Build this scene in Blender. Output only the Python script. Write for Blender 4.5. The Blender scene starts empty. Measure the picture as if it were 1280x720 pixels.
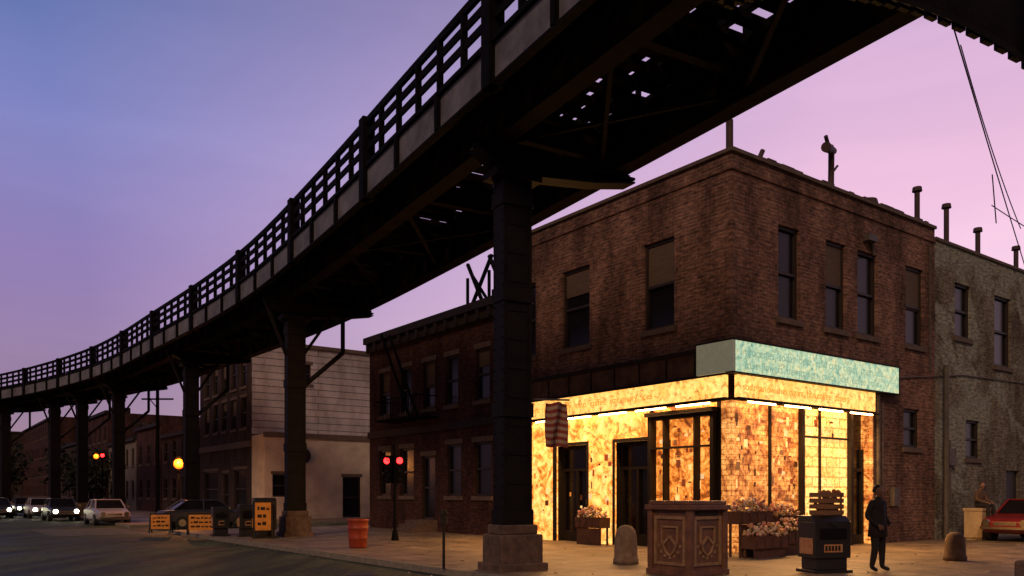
import bpy, math, random
import bmesh
from mathutils import Vector, Matrix
random.seed(7)
D = bpy.data
scene = bpy.context.scene
scene.view_settings.view_transform = 'Standard'
scene.view_settings.look = 'None'
scene.view_settings.exposure = 0
R = random.uniform

# ------------------------------------------------------------ helpers
class B:
    def __init__(s): s.v=[]; s.f=[]; s.m=[]
    def quad(s,pts,mi=0):
        n=len(s.v); s.v+= [tuple(p) for p in pts]; s.f.append(tuple(range(n,n+len(pts)))); s.m.append(mi)
    def box(s,x0,x1,y0,y1,z0,z1,mi=0,M=None):
        n=len(s.v)
        P=[(x0,y0,z0),(x1,y0,z0),(x1,y1,z0),(x0,y1,z0),(x0,y0,z1),(x1,y0,z1),(x1,y1,z1),(x0,y1,z1)]
        if M is not None: P=[tuple(M@Vector(p)) for p in P]
        s.v+=P
        for q in ((0,3,2,1),(4,5,6,7),(0,1,5,4),(1,2,6,5),(2,3,7,6),(3,0,4,7)):
            s.f.append(tuple(n+i for i in q)); s.m.append(mi)
    def beam(s,p0,p1,w,h,mi=0):
        p0=Vector(p0);p1=Vector(p1);d=(p1-p0);d.normalize()
        up=Vector((0,0,1)) if abs(d.z)<.95 else Vector((1,0,0))
        a=d.cross(up).normalized(); b=a.cross(d).normalized()
        n=len(s.v)
        for p in (p0,p1):
            for sx,sy in ((-1,-1),(1,-1),(1,1),(-1,1)):
                s.v.append(tuple(p+a*sx*w/2+b*sy*h/2))
        for q in ((0,1,2,3),(7,6,5,4),(0,4,5,1),(1,5,6,2),(2,6,7,3),(3,7,4,0)):
            s.f.append(tuple(n+i for i in q)); s.m.append(mi)
    def cyl(s,p0,p1,r0,r1=None,n=12,mi=0):
        if r1 is None: r1=r0
        p0=Vector(p0);p1=Vector(p1);d=(p1-p0).normalized()
        up=Vector((0,0,1)) if abs(d.z)<.95 else Vector((1,0,0))
        a=d.cross(up).normalized(); b=a.cross(d).normalized()
        k=len(s.v)
        for p,r in ((p0,r0),(p1,r1)):
            for i in range(n):
                t=2*math.pi*i/n
                s.v.append(tuple(p+a*math.cos(t)*r+b*math.sin(t)*r))
        for i in range(n):
            j=(i+1)%n
            s.f.append((k+i,k+j,k+n+j,k+n+i)); s.m.append(mi)
        s.f.append(tuple(k+i for i in range(n))[::-1]); s.m.append(mi)
        s.f.append(tuple(k+n+i for i in range(n))); s.m.append(mi)
    def tube(s,pts,r,n=8,mi=0):
        for i in range(len(pts)-1): s.cyl(pts[i],pts[i+1],r,r,n,mi)
    def ball(s,c,rx,ry=None,rz=None,n=8,m=6,mi=0,jit=0):
        ry=ry or rx; rz=rz or rx; k=len(s.v)
        for i in range(m+1):
            ph=math.pi*i/m
            for j in range(n):
                t=2*math.pi*j/n; q=1+R(-jit,jit)
                s.v.append((c[0]+rx*q*math.sin(ph)*math.cos(t),c[1]+ry*q*math.sin(ph)*math.sin(t),c[2]+rz*q*math.cos(ph)))
        for i in range(m):
            for j in range(n):
                l=(j+1)%n
                s.f.append((k+i*n+j,k+(i+1)*n+j,k+(i+1)*n+l,k+i*n+l)); s.m.append(mi)
    def loft(s,rings,mi=0,cap=True):
        k=len(s.v); n=len(rings[0])
        for r in rings: s.v+= [tuple(p) for p in r]
        for i in range(len(rings)-1):
            for j in range(n):
                l=(j+1)%n
                s.f.append((k+i*n+j,k+i*n+l,k+(i+1)*n+l,k+(i+1)*n+j)); s.m.append(mi)
        if cap:
            s.f.append(tuple(k+j for j in range(n))[::-1]); s.m.append(mi)
            q=k+(len(rings)-1)*n
            s.f.append(tuple(q+j for j in range(n))); s.m.append(mi)
    def obj(s,name,mats,parent=None,smooth=False,bevel=0,loc=None,rotz=0):
        me=D.meshes.new(name); me.from_pydata(s.v,[],s.f); me.update()
        if not isinstance(mats,(list,tuple)): mats=[mats]
        for m in mats: me.materials.append(m)
        for p,mi in zip(me.polygons,s.m): p.material_index=mi; p.use_smooth=smooth
        bm=bmesh.new(); bm.from_mesh(me); bmesh.ops.recalc_face_normals(bm,faces=bm.faces[:]); bm.to_mesh(me); bm.free()
        o=D.objects.new(name,me); scene.collection.objects.link(o)
        if parent: o.parent=parent
        if loc: o.location=loc
        o.rotation_euler=(0,0,rotz)
        if bevel:
            b=o.modifiers.new('bevel','BEVEL'); b.width=bevel; b.segments=2; b.limit_method='ANGLE'
        return o

def empty(name,loc=(0,0,0),rotz=0,parent=None):
    o=D.objects.new(name,None); scene.collection.objects.link(o)
    o.location=loc; o.rotation_euler=(0,0,rotz); o.empty_display_size=.3
    if parent: o.parent=parent
    return o

def nodes(name):
    m=D.materials.new(name); m.use_nodes=True; nt=m.node_tree
    return m,nt,nt.nodes['Principled BSDF']
def N(nt,t,**kw):
    n=nt.nodes.new(t)
    for k,v in kw.items(): setattr(n,k,v)
    return n
def rampn(nt,stops,fac):
    r=N(nt,'ShaderNodeValToRGB'); e=r.color_ramp.elements
    while len(e)<len(stops): e.new(.5)
    for el,(p,c) in zip(e,stops): el.position=p; el.color=(c[0],c[1],c[2],1)
    nt.links.new(fac,r.inputs[0]); return r.outputs[0]
def noise(nt,vec,scale,detail=8,rough=.65,dist=0):
    n=N(nt,'ShaderNodeTexNoise'); n.inputs['Scale'].default_value=scale; n.inputs['Detail'].default_value=detail; n.inputs['Roughness'].default_value=rough; n.inputs['Distortion'].default_value=dist
    nt.links.new(vec,n.inputs['Vector']); return n.outputs[0]
def mul(nt,a,b,f=1,mode='MULTIPLY'):
    mx=N(nt,'ShaderNodeMix',data_type='RGBA',blend_type=mode); mx.inputs[0].default_value=f
    nt.links.new(a,mx.inputs[6]); nt.links.new(b,mx.inputs[7]); return mx.outputs[2]

def mat(name,c1,c2=None,scale=4,rough=.8,metal=0,bump=.0,em=None,es=0,stretch=None,spec=None):
    m,nt,p=nodes(name)
    if c2 is None: c2=tuple(x*.6 for x in c1)
    tc=N(nt,'ShaderNodeTexCoord'); mp=N(nt,'ShaderNodeMapping'); nt.links.new(tc.outputs['Object'],mp.inputs[0])
    if stretch: mp.inputs['Scale'].default_value=stretch
    col=rampn(nt,[(.3,c2),(.68,c1)],noise(nt,mp.outputs[0],scale)); nt.links.new(col,p.inputs['Base Color'])
    p.inputs['Roughness'].default_value=rough; p.inputs['Metallic'].default_value=metal
    if spec is not None: p.inputs['Specular IOR Level'].default_value=spec
    if bump:
        bp=N(nt,'ShaderNodeBump'); bp.inputs['Strength'].default_value=bump; bp.inputs['Distance'].default_value=.02
        nt.links.new(noise(nt,tc.outputs['Object'],scale*8,2),bp.inputs['Height']); nt.links.new(bp.outputs[0],p.inputs['Normal'])
    if em:
        p.inputs['Emission Color'].default_value=(*em,1); p.inputs['Emission Strength'].default_value=es
    return m

def wallvec(nt):
    tc=N(nt,'ShaderNodeTexCoord'); s=N(nt,'ShaderNodeSeparateXYZ'); nt.links.new(tc.outputs['Object'],s.inputs[0])
    a=N(nt,'ShaderNodeMath',operation='ADD'); nt.links.new(s.outputs[0],a.inputs[0]); nt.links.new(s.outputs[1],a.inputs[1])
    c=N(nt,'ShaderNodeCombineXYZ'); nt.links.new(a.outputs[0],c.inputs[0]); nt.links.new(s.outputs[2],c.inputs[1])
    return tc,c.outputs[0]

def brick(name,c1,c2,mortar,bw=.24,rh=.085,ms=.012,stain=(.35,.3,.28),bump=.6,patch=None,speck=True):
    m,nt,p=nodes(name); tc,vec=wallvec(nt)
    b=N(nt,'ShaderNodeTexBrick'); b.inputs['Scale'].default_value=1
    b.inputs['Brick Width'].default_value=bw; b.inputs['Row Height'].default_value=rh; b.inputs['Mortar Size'].default_value=ms
    b.inputs['Mortar Smooth'].default_value=.3
    b.inputs['Color1'].default_value=(*c1,1); b.inputs['Color2'].default_value=(*c2,1); b.inputs['Mortar'].default_value=(*mortar,1)
    nt.links.new(vec,b.inputs['Vector'])
    mp=N(nt,'ShaderNodeMapping'); mp.inputs['Scale'].default_value=(1.6,.6,1); nt.links.new(vec,mp.inputs[0])
    st=rampn(nt,[(.36,stain),(.62,(1,1,1))],noise(nt,mp.outputs[0],.55,9,.7))
    out=mul(nt,b.outputs['Color'],st)
    if patch:
        f=rampn(nt,[(.5,(0,0,0)),(.56,(1,1,1))],noise(nt,tc.outputs['Object'],.35,5,.6,.6))
        m2=N(nt,'ShaderNodeMix',data_type='RGBA'); nt.links.new(f,m2.inputs[0]); nt.links.new(out,m2.inputs[6]); m2.inputs[7].default_value=(*patch,1); out=m2.outputs[2]
    if speck:
        mp2=N(nt,'ShaderNodeMapping'); mp2.inputs['Scale'].default_value=(3.2,9,1); nt.links.new(vec,mp2.inputs[0])
        out=mul(nt,out,rampn(nt,[(.38,(.38,.36,.36)),(.52,(.95,.95,.95)),(.66,(1.55,1.45,1.35))],noise(nt,mp2.outputs[0],1.3,4,.7)),.85)
    nt.links.new(out,p.inputs['Base Color']); p.inputs['Roughness'].default_value=.9; p.inputs['Specular IOR Level'].default_value=.2
    bp=N(nt,'ShaderNodeBump'); bp.inputs['Strength'].default_value=bump; bp.inputs['Distance'].default_value=.012
    inv=N(nt,'ShaderNodeMath',operation='SUBTRACT'); inv.inputs[0].default_value=1; nt.links.new(b.outputs['Fac'],inv.inputs[1])
    nt.links.new(inv.outputs[0],bp.inputs['Height']); nt.links.new(bp.outputs[0],p.inputs['Normal'])
    return m

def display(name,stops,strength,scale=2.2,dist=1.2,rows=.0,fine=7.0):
    """back-lit shop window / mottled stonework with lamp light put into its emission, crowded with small prints"""
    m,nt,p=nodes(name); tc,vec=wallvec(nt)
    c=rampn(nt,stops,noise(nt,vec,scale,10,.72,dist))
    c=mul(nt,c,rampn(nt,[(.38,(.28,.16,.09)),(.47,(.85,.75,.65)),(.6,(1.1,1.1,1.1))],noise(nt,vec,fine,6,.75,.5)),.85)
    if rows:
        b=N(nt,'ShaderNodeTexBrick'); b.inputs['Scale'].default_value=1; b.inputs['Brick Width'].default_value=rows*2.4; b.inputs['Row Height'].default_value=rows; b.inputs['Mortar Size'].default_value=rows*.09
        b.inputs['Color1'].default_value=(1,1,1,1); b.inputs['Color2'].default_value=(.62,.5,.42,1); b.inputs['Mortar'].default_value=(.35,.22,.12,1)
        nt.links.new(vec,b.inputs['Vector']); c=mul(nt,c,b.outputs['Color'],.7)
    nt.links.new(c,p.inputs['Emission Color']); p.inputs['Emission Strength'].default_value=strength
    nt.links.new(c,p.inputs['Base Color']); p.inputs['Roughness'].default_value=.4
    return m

# ------------------------------------------------------------ materials
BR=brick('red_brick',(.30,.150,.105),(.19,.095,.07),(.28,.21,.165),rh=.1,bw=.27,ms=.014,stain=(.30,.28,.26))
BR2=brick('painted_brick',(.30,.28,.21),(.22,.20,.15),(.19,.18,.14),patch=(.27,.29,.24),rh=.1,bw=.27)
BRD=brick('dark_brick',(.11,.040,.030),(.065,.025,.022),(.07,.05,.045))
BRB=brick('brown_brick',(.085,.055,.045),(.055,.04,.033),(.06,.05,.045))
SID=brick('pale_siding',(.50,.46,.47),(.43,.40,.41),(.16,.15,.16),bw=9,rh=.45,ms=.03,stain=(.6,.58,.56),speck=False)
CREAM=mat('cream_render',(.62,.54,.42),(.40,.34,.27),1.2,.9,bump=.2)
TANW=mat('tan_render',(.20,.17,.14),(.12,.10,.085),1.2,.9,bump=.2)
DARKTRIM=mat('dark_trim',(.03,.022,.018),(.015,.012,.01),6,.7,spec=.2)
STONE=mat('sill_stone',(.14,.10,.075),(.07,.05,.04),5,.85,bump=.3)
FRIEZE=mat('old_sign_board',(.16,.09,.04),(.035,.02,.012),2.2,.8,bump=.3)
TAR=mat('roof_tar',(.04,.04,.042),(.02,.02,.02),3,.9)
GLASS=mat('dark_window_glass',(.012,.010,.012),(.006,.005,.006),2,.22,spec=.25)
BLIND=mat('window_blind',(.12,.08,.05),(.07,.05,.035),3,.8,stretch=(1,1,9))
FRAME=mat('window_frame',(.03,.02,.016),(.018,.012,.01),8,.6)
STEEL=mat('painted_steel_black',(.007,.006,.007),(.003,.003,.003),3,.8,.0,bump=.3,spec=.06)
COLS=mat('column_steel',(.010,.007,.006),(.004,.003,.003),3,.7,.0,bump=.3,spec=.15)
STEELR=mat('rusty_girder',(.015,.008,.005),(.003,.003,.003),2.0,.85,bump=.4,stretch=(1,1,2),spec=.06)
FASC=mat('grey_walkway_fascia',(.18,.185,.22),(.06,.06,.075),1.2,.8,bump=.2)
WOOD=mat('creosoted_ties',(.008,.006,.006),(.004,.003,.003),3,.9,spec=.05)
METAL=mat('galvanised_metal',(.12,.10,.085),(.05,.045,.04),6,.6)
PIPE=mat('vent_pipe',(.07,.035,.04),(.035,.02,.02),6,.7)
CONC=mat('concrete_plinth',(.15,.095,.07),(.05,.033,.026),5,.9,bump=.5)
CONC2=mat('bollard_concrete',(.24,.17,.11),(.11,.07,.05),7,.9,bump=.5)
Y1=(1.0,.56,.15); Y2=(1.0,.36,.06); Y3=(.52,.13,.016); DK=(.09,.022,.005)
DSP_A=display('lit_display_window',[(.34,DK),(.45,Y3),(.54,Y2),(.66,Y1)],1.3,fine=5)
DSP_B=display('glowing_marble_wall',[(.34,(.30,.09,.01)),(.44,(1,.33,.05)),(.51,(1,.5,.12)),(.7,(1,.66,.24))],1.5,scale=1.3,dist=2.2,fine=4)  # wall cladding, lamp light painted in as emission
DSP_C=display('glowing_brick_wall',[(.34,(.10,.028,.008)),(.44,(.45,.15,.035)),(.53,(.85,.38,.09)),(.66,(1,.6,.2))],1.35,scale=2.4,dist=.8,rows=.14,fine=9)  # brick that glows by itself in place of falling lamp light
DSP_Y=display('yellow_blind_window',[(.3,Y2),(.45,Y1),(.7,(1,.68,.26))],2.0,scale=1.5,dist=.3,fine=11,rows=.3)
LFR=display('lit_sign_panel',[(.3,Y2),(.42,(1,.48,.10)),(.6,(1,.60,.17))],1.55,scale=1.8,dist=.4,fine=6)
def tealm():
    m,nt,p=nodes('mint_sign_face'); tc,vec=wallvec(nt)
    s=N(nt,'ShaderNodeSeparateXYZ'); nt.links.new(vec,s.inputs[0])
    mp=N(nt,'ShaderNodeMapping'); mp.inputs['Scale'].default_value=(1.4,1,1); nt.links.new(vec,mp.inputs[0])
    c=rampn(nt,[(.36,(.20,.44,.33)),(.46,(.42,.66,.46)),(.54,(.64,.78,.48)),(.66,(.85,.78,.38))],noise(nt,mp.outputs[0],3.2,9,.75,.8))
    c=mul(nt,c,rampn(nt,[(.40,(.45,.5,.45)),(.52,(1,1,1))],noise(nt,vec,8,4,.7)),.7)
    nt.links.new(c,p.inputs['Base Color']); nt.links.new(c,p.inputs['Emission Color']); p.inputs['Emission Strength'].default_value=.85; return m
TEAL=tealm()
SIGNEND=mat('sign_end_face',(.42,.40,.28),(.25,.23,.16),6,.6,em=(.50,.48,.32),es=.2)
TXT_D=mat('sign_lettering_amber',(.5,.14,.02),(.3,.07,.01),9,.6,em=(.9,.30,.04),es=1.0)
TXT_G=mat('sign_lettering_green',(.5,.6,.45),(.4,.5,.4),9,.6,em=(.20,.42,.33),es=.7)
TUBE=mat('fluorescent_tube',(1,.8,.5),(1,.8,.5),1,.5,em=(1,.48,.15),es=45)
RED=mat('red_lamp',(.5,.01,.01),(.4,.01,.01),1,.4,em=(1,.015,.015),es=8)
AMB=mat('amber_lamp',(.8,.3,.03),(.8,.3,.03),1,.4,em=(1,.13,.008),es=3.6)
HEAD=mat('headlamp_on',(1,.9,.7),(1,.9,.7),1,.3,em=(.95,.9,.6),es=22)
RUB=mat('tyre_rubber',(.02,.02,.02),(.012,.012,.012),8,.9)
CHR=mat('chrome_trim',(.4,.4,.4),(.3,.3,.3),8,.25,1)

def asphalt():
    m,nt,p=nodes('asphalt'); tc=N(nt,'ShaderNodeTexCoord')
    n=noise(nt,tc.outputs['Object'],.25,12,.7)
    c=rampn(nt,[(.32,(.032,.042,.016)),(.5,(.062,.078,.034)),(.68,(.105,.12,.056))],n)
    mp=N(nt,'ShaderNodeMapping'); mp.inputs['Rotation'].default_value=(0,0,-.64); mp.inputs['Scale'].default_value=(1.2,.12,1); nt.links.new(tc.outputs['Object'],mp.inputs[0])
    c=mul(nt,c,rampn(nt,[(.4,(.5,.5,.5)),(.6,(1.3,1.3,1.2))],noise(nt,mp.outputs[0],1,6,.6)))
    c=mul(nt,c,rampn(nt,[(.38,(.45,.45,.45)),(.55,(1,1,1)),(.7,(1.5,1.5,1.5))],noise(nt,tc.outputs['Object'],6,5,.8)))
    nt.links.new(c,p.inputs['Base Color'])
    nt.links.new(rampn(nt,[(.35,(.55,)*3),(.65,(.85,)*3)],n),p.inputs['Roughness']); p.inputs['Specular IOR Level'].default_value=.3
    bp=N(nt,'ShaderNodeBump'); bp.inputs['Strength'].default_value=.7; bp.inputs['Distance'].default_value=.03
    nt.links.new(noise(nt,tc.outputs['Object'],14,6),bp.inputs['Height']); nt.links.new(bp.outputs[0],p.inputs['Normal']); return m
ASPH=asphalt()
def slabs():
    m,nt,p=nodes('pavement_slabs'); tc=N(nt,'ShaderNodeTexCoord')
    b=N(nt,'ShaderNodeTexBrick'); b.offset=0; b.inputs['Scale'].default_value=1; b.inputs['Brick Width'].default_value=1.5; b.inputs['Row Height'].default_value=1.5; b.inputs['Mortar Size'].default_value=.02
    b.inputs['Color1'].default_value=(.30,.235,.17,1); b.inputs['Color2'].default_value=(.22,.17,.12,1); b.inputs['Mortar'].default_value=(.05,.04,.03,1)
    nt.links.new(tc.outputs['Object'],b.inputs['Vector'])
    n=noise(nt,tc.outputs['Object'],1.1,12,.75)
    c=mul(nt,b.outputs['Color'],rampn(nt,[(.35,(.32,.30,.28)),(.6,(1,1,1))],n)); nt.links.new(c,p.inputs['Base Color'])
    p.inputs['Roughness'].default_value=.6; p.inputs['Specular IOR Level'].default_value=.35
    bp=N(nt,'ShaderNodeBump'); bp.inputs['Strength'].default_value=.5; bp.inputs['Distance'].default_value=.02
    nt.links.new(n,bp.inputs['Height']); nt.links.new(bp.outputs[0],p.inputs['Normal']); return m
SLAB=slabs()
KERB=mat('kerb_granite',(.26,.23,.18),(.13,.115,.09),6,.8,bump=.4)
PAINT=mat('road_paint',(.28,.28,.2),(.06,.06,.04),3,.7)

# ------------------------------------------------------------ frame of the block
ANG=math.atan2(.596,.803)
O=Vector((5.9,22,0)); EX=Vector((.803,.596,0)); EY=Vector((-.596,.803,0))
def W(x,y,z=0): return O+EX*x+EY*y+Vector((0,0,z))

b=B(); b.quad([(-900,-900,-.14),(900,-900,-.14),(900,900,-.14),(-900,900,-.14)]); b.obj('ground',ASPH)
b=B(); b.box(-8.45,80,-7.35,23.35,-.2,0); b.obj('pavement',SLAB,loc=tuple(O),rotz=ANG)
b=B(); b.box(-8.45,80,31.15,220,-.2,0); b.obj('pavement.001',SLAB,loc=tuple(O),rotz=ANG)
b=B()
b.box(-8.6,-8.45,-7.5,23.5,-.2,.004); b.box(-8.45,80,-7.5,-7.35,-.2,.004); b.box(-8.45,80,23.35,23.5,-.2,.004)
b.box(-8.6,-8.45,31,220,-.2,.004); b.box(-8.45,80,31,31.15,-.2,.004)
b.obj('kerb',KERB,loc=tuple(O),rotz=ANG)
b=B(); b.box(-60,-24,-60,220,-.2,0); b.obj('pavement.002',SLAB,loc=tuple(O),rotz=ANG)
b=B()
for i in range(10):
    y=23.9+i*.75; b.quad([(-13,y,-.136),(-9.2,y,-.136),(-9.2,y+.35,-.136),(-13,y+.35,-.136)])
b.obj('road_marking',PAINT,loc=tuple(O),rotz=ANG)
b=B()
for x,y in ((-3.2,17.5),(-9,25),(1.2,12),(-14,30)):
    b.cyl((x,y,-.15),(x,y,-.132),.33,n=24); b.cyl((x,y,-.132),(x,y,-.128),.25,n=20)
b.obj('manhole_cover',mat('cast_iron',(.05,.045,.04),(.02,.02,.02),9,.5,.5))
b=B()
for i in range(260):
    if i<150: x,y=R(-8.2,14),R(-6.9,0 if i%2 else -3)
    elif i<200: x,y=-8.75-abs(random.gauss(0,.25)),R(-5,40)
    else: x,y=R(-8.4,-.6),R(0,22)
    if x>-.3 and y>-.3: continue
    p=W(x,y,(.006 if x>-8.5 else -.134)+i*.00001); a=R(0,6.3); l=R(.03,.11); u=Vector((math.cos(a),math.sin(a),0)); v=Vector((-u.y,u.x,0))
    b.quad([p,p+u*l,p+u*l*.9+v*l*.7+Vector((0,0,R(0,.03))),p+v*l*.6],i%2)
b.obj('litter',[mat('paper_scrap',(.5,.45,.36),None,5),mat('dead_leaf',(.10,.06,.03),None,5)])

# ------------------------------------------------------------ building pieces
def wall(b,axis,u0,u1,z0,z1,holes,face=0.0,depth=.22,mi=0):
    us=sorted({u0,u1,*[h[0] for h in holes],*[h[1] for h in holes]}); zs=sorted({z0,z1,*[h[2] for h in holes],*[h[3] for h in holes]})
    P=(lambda u,d,z:(u,face+d,z)) if axis=='x' else (lambda u,d,z:(face+d,u,z))
    for i in range(len(us)-1):
        for j in range(len(zs)-1):
            uc=(us[i]+us[i+1])/2; zc=(zs[j]+zs[j+1])/2
            if any(h[0]<uc<h[1] and h[2]<zc<h[3] for h in holes): continue
            b.quad([P(us[i],0,zs[j]),P(us[i+1],0,zs[j]),P(us[i+1],0,zs[j+1]),P(us[i],0,zs[j+1])],mi)
    for a,c,d,e in holes:
        b.quad([P(a,0,d),P(a,depth,d),P(a,depth,e),P(a,0,e)],mi); b.quad([P(c,0,d),P(c,depth,d),P(c,depth,e),P(c,0,e)],mi)
        b.quad([P(a,0,d),P(c,0,d),P(c,depth,d),P(a,depth,d)],mi); b.quad([P(a,0,e),P(c,0,e),P(c,depth,e),P(a,depth,e)],mi)
def pbox(b,axis,face,u0,u1,d0,d1,z0,z1,mi=0):
    if axis=='x': b.box(u0,u1,face+d0,face+d1,z0,z1,mi)
    else: b.box(face+d0,face+d1,u0,u1,z0,z1,mi)
def window(b,axis,face,a,c,d,e,blind=0.0,sill=True,lint=True):
    pbox(b,axis,face,a,c,.17,.19,d,e,1)
    t=.09
    for q in ((a,a+t,d,e),(c-t,c,d,e),(a+t,c-t,d,d+t),(a+t,c-t,e-t,e),(a+t,c-t,(d+e)/2-.04,(d+e)/2+.04)):
        pbox(b,axis,face,q[0],q[1],.08,.165,q[2],q[3],0)
    if blind: pbox(b,axis,face,a+t,c-t,.12,.166,e-t-(e-d)*blind,e-t-.002,3)
    if sill: pbox(b,axis,face,a-.1,c+.1,-.08,.15,d-.16,d-.002,2)
    if lint: pbox(b,axis,face,a-.1,c+.1,-.03,.03,e+.002,e+.2,2)
WM=[FRAME,GLASS,STONE,BLIND]

# ============================================================ CORNER SHOP
shop=empty('brick_corner_shop',tuple(O),ANG)
LX=23.0; LY=10.5; H=10.8
winR=[(2.05,3.05,6.6,9.25),(4.39,5.45,6.6,9.25),(6.12,7.25,6.6,9.25),(9.04,10.2,6.6,9.25)]
winR2=[(12.45,13.65,7.25,9.2),(15.6,17.0,6.5,9.2),(19,20.2,6.5,9.2),(13.3,14.4,2.9,4.3),(16.6,17.8,0.02,2.5)]
winR3=[(8.9,9.95,3.15,4.45)]
winL=[(2.04,3.25,6.45,9.05),(5.68,7.04,6.45,9.05),(8.5,9.7,6.45,9.05)]
b=B()
wall(b,'x',0,11,4.85,H,winR)
wall(b,'x',6.95,11,0,4.85,winR3)
wall(b,'y',0,LY,5.5,H,winL)
wall(b,'y',10.0,LY,0,5.5,[])
b.box(.3,LX,.3,LY,H-.6,H-.5,1)
b.quad([(0,LY,0),(LX,LY,0),(LX,LY,H),(0,LY,H)]); b.quad([(LX,0,0),(LX,LY,0),(LX,LY,H-.35),(LX,0,H-.35)])
b.quad([(.3,.3,H-.5),(11,.3,H-.5),(11,.3,H),(.3,.3,H)]); b.quad([(.3,.3,H-.5),(.3,LY,H-.5),(.3,LY,H),(.3,.3,H)])
b.obj('walls',[BR,TAR],shop)
b=B(); wall(b,'x',11,LX,0,H-.35,winR2,face=.0)
b.obj('rear_walls',[BR2],shop)
b=B()
b.box(-.08,11.0,-.08,.33,H,H+.10); b.box(-.08,.33,.33,LY,H,H+.10); b.box(11.0,LX,-.06,.33,H-.35,H-.25)
for i in range(26):
    x=R(.2,10.5); b.box(x,x+R(.2,.6),-.07,.2,H+.1,H+.1+R(.02,.07))
b.obj('parapet_coping',STONE,shop)
b=B()
b.box(-.045,11,-.045,-.001,H-.47,H-.38); b.box(-.045,-.001,0,LY,H-.47,H-.38)
b.obj('corbel_course',BR,shop)
b=B()
for i,w in enumerate(winR): window(b,'x',0,*w,blind=[.0,.45,.0,.5][i],lint=False)
for w in winR2[:4]+winR3: window(b,'x',0,*w,lint=False)
for i,w in enumerate(winL): window(b,'y',0,*w,blind=[.48,.3,.0][i],lint=False)
b.box(16.6,17.8,.12,.18,.02,2.5,0)
b.obj('windows',WM,shop)
b=B()
S=[DSP_A,DSP_B,DSP_C,DSP_Y,FRIEZE,DARKTRIM,LFR,GLASS,TEAL,SIGNEND,STONE]
b.box(-.10,0,1.0,10.0,4.87,5.5,4)
for i in range(9): b.box(-.13,-.10,1.15+i*1.08,1.2+i*1.08,4.9,5.47,5)
b.box(-.22,0,1.0,10.0,5.5,5.6,5); b.box(-.16,0,.12,10.0,4.80,4.87,5)
b.box(-.12,0,.12,10.0,4.2,4.8,6)
b.box(-.14,0,.12,10.0,4.12,4.2,5)
b.box(.0,.1,.35,.5,0,4.12,5)
b.box(.0,.05,0.0,.35,.0,4.12,2)
b.box(.10,.15,.5,2.95,.55,4.12,0)
b.box(-.05,.1,.5,2.95,0,.55,5)
b.box(.02,.08,2.95,3.05,0,4.12,5)
b.box(.02,.07,3.05,4.5,3.2,4.12,1)
b.box(.0,.06,4.5,5.8,.0,4.12,1)
b.box(.02,.07,5.8,7.35,3.2,4.12,1)
b.box(.0,.06,7.35,10.0,0,4.12,1)
for yy in (7.42,8.7,9.9): b.box(-.05,-.001,yy,yy+.08,0,4.12,5)
for a,c in ((3.05,4.5),(5.8,7.35)):
    b.box(.35,.4,a,c,0,3.2,7)
    for q in ((a,a+.1,0,3.2),(c-.1,c,0,3.2),(a+.1,c-.1,3.1,3.2),(a+.1,c-.1,0,.35),(a+.1,c-.1,2.35,2.45),((a+c)/2-.05,(a+c)/2+.05,.35,2.35)):
        b.box(.26,.348,q[0],q[1],q[2],q[3],5)
    b.box(.07,.4,a-.02,a,0,3.2,5); b.box(.07,.4,c,c+.02,0,3.2,5); b.box(.0,.4,a,c,3.2,3.24,5)
    b.box(-.04,.02,a-.08,a,0,3.2,5); b.box(-.04,.02,c,c+.08,0,3.2,5); b.box(-.04,.02,a-.08,c+.08,3.2,3.3,5)
for q in ((.5,.62,.55,3.85),(2.83,2.95,.55,3.85),(1.15,1.2,.67,3.75),(2.3,2.35,.67,3.75),(.62,2.83,3.75,3.85),(.62,2.83,.55,.67),(.62,2.83,2.9,2.95)):
    b.box(-.16,.09,q[0],q[1],q[2],q[3],5)
b.box(-.25,.09,.45,3.0,3.85,3.97,5)
b.box(.12,6.95,-.12,0,4.2,4.8,6); b.box(.12,6.95,-.14,0,4.12,4.2,5)
b.box(.05,1.58,.0,.05,0,4.12,2)
b.box(1.58,1.68,-.05,.1,0,4.12,5)
b.box(1.68,3.15,.10,.15,.75,4.12,2); b.box(1.68,3.15,-.02,.1,0,.75,5)
b.box(3.15,3.27,-.05,.1,0,4.12,5)
b.box(3.27,5.7,.10,.15,.75,4.12,3); b.box(3.27,5.7,-.02,.1,0,.75,2)
b.box(4.15,4.21,.03,.098,.75,4.12,5); b.box(3.27,5.7,.04,.098,3.25,3.31,5)
b.box(5.7,5.82,-.05,.1,0,4.12,5)
b.box(5.82,6.83,.3,.35,0,4.12,7); b.box(6.83,6.95,-.05,.3,0,4.12,2)
for q in ((5.82,5.92,0,3.0),(6.73,6.83,0,3.0),(5.92,6.73,2.3,2.4),(5.92,6.73,0,.3)): b.box(q[0],q[1],.2,.298,q[2],q[3],5)
b.box(-.14,8.15,-.24,-.01,4.85,5.68,8)
b.box(-.26,-.145,-.24,1.0,4.85,5.68,9)
b.box(-.28,8.2,-.27,-.01,5.683,5.73,5); b.box(-.28,-.01,-.009,1.02,5.683,5.73,5)
b.box(-.28,8.2,-.27,-.01,4.81,4.847,5)
b.box(8.152,8.2,-.26,-.01,4.85,5.68,5)
b.obj('shopfront',S,shop)
pm=[mat('poster_%d'%i,c,tuple(k*.35 for k in c),9,.6,em=c,es=s) for i,(c,s) in enumerate([((.95,.6,.28),.9),((.40,.08,.02),.5),((.75,.26,.04),.7),((.16,.05,.015),.3),((.35,.15,.05),.5),((1,.62,.22),1.1)])]
b=B()
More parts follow.
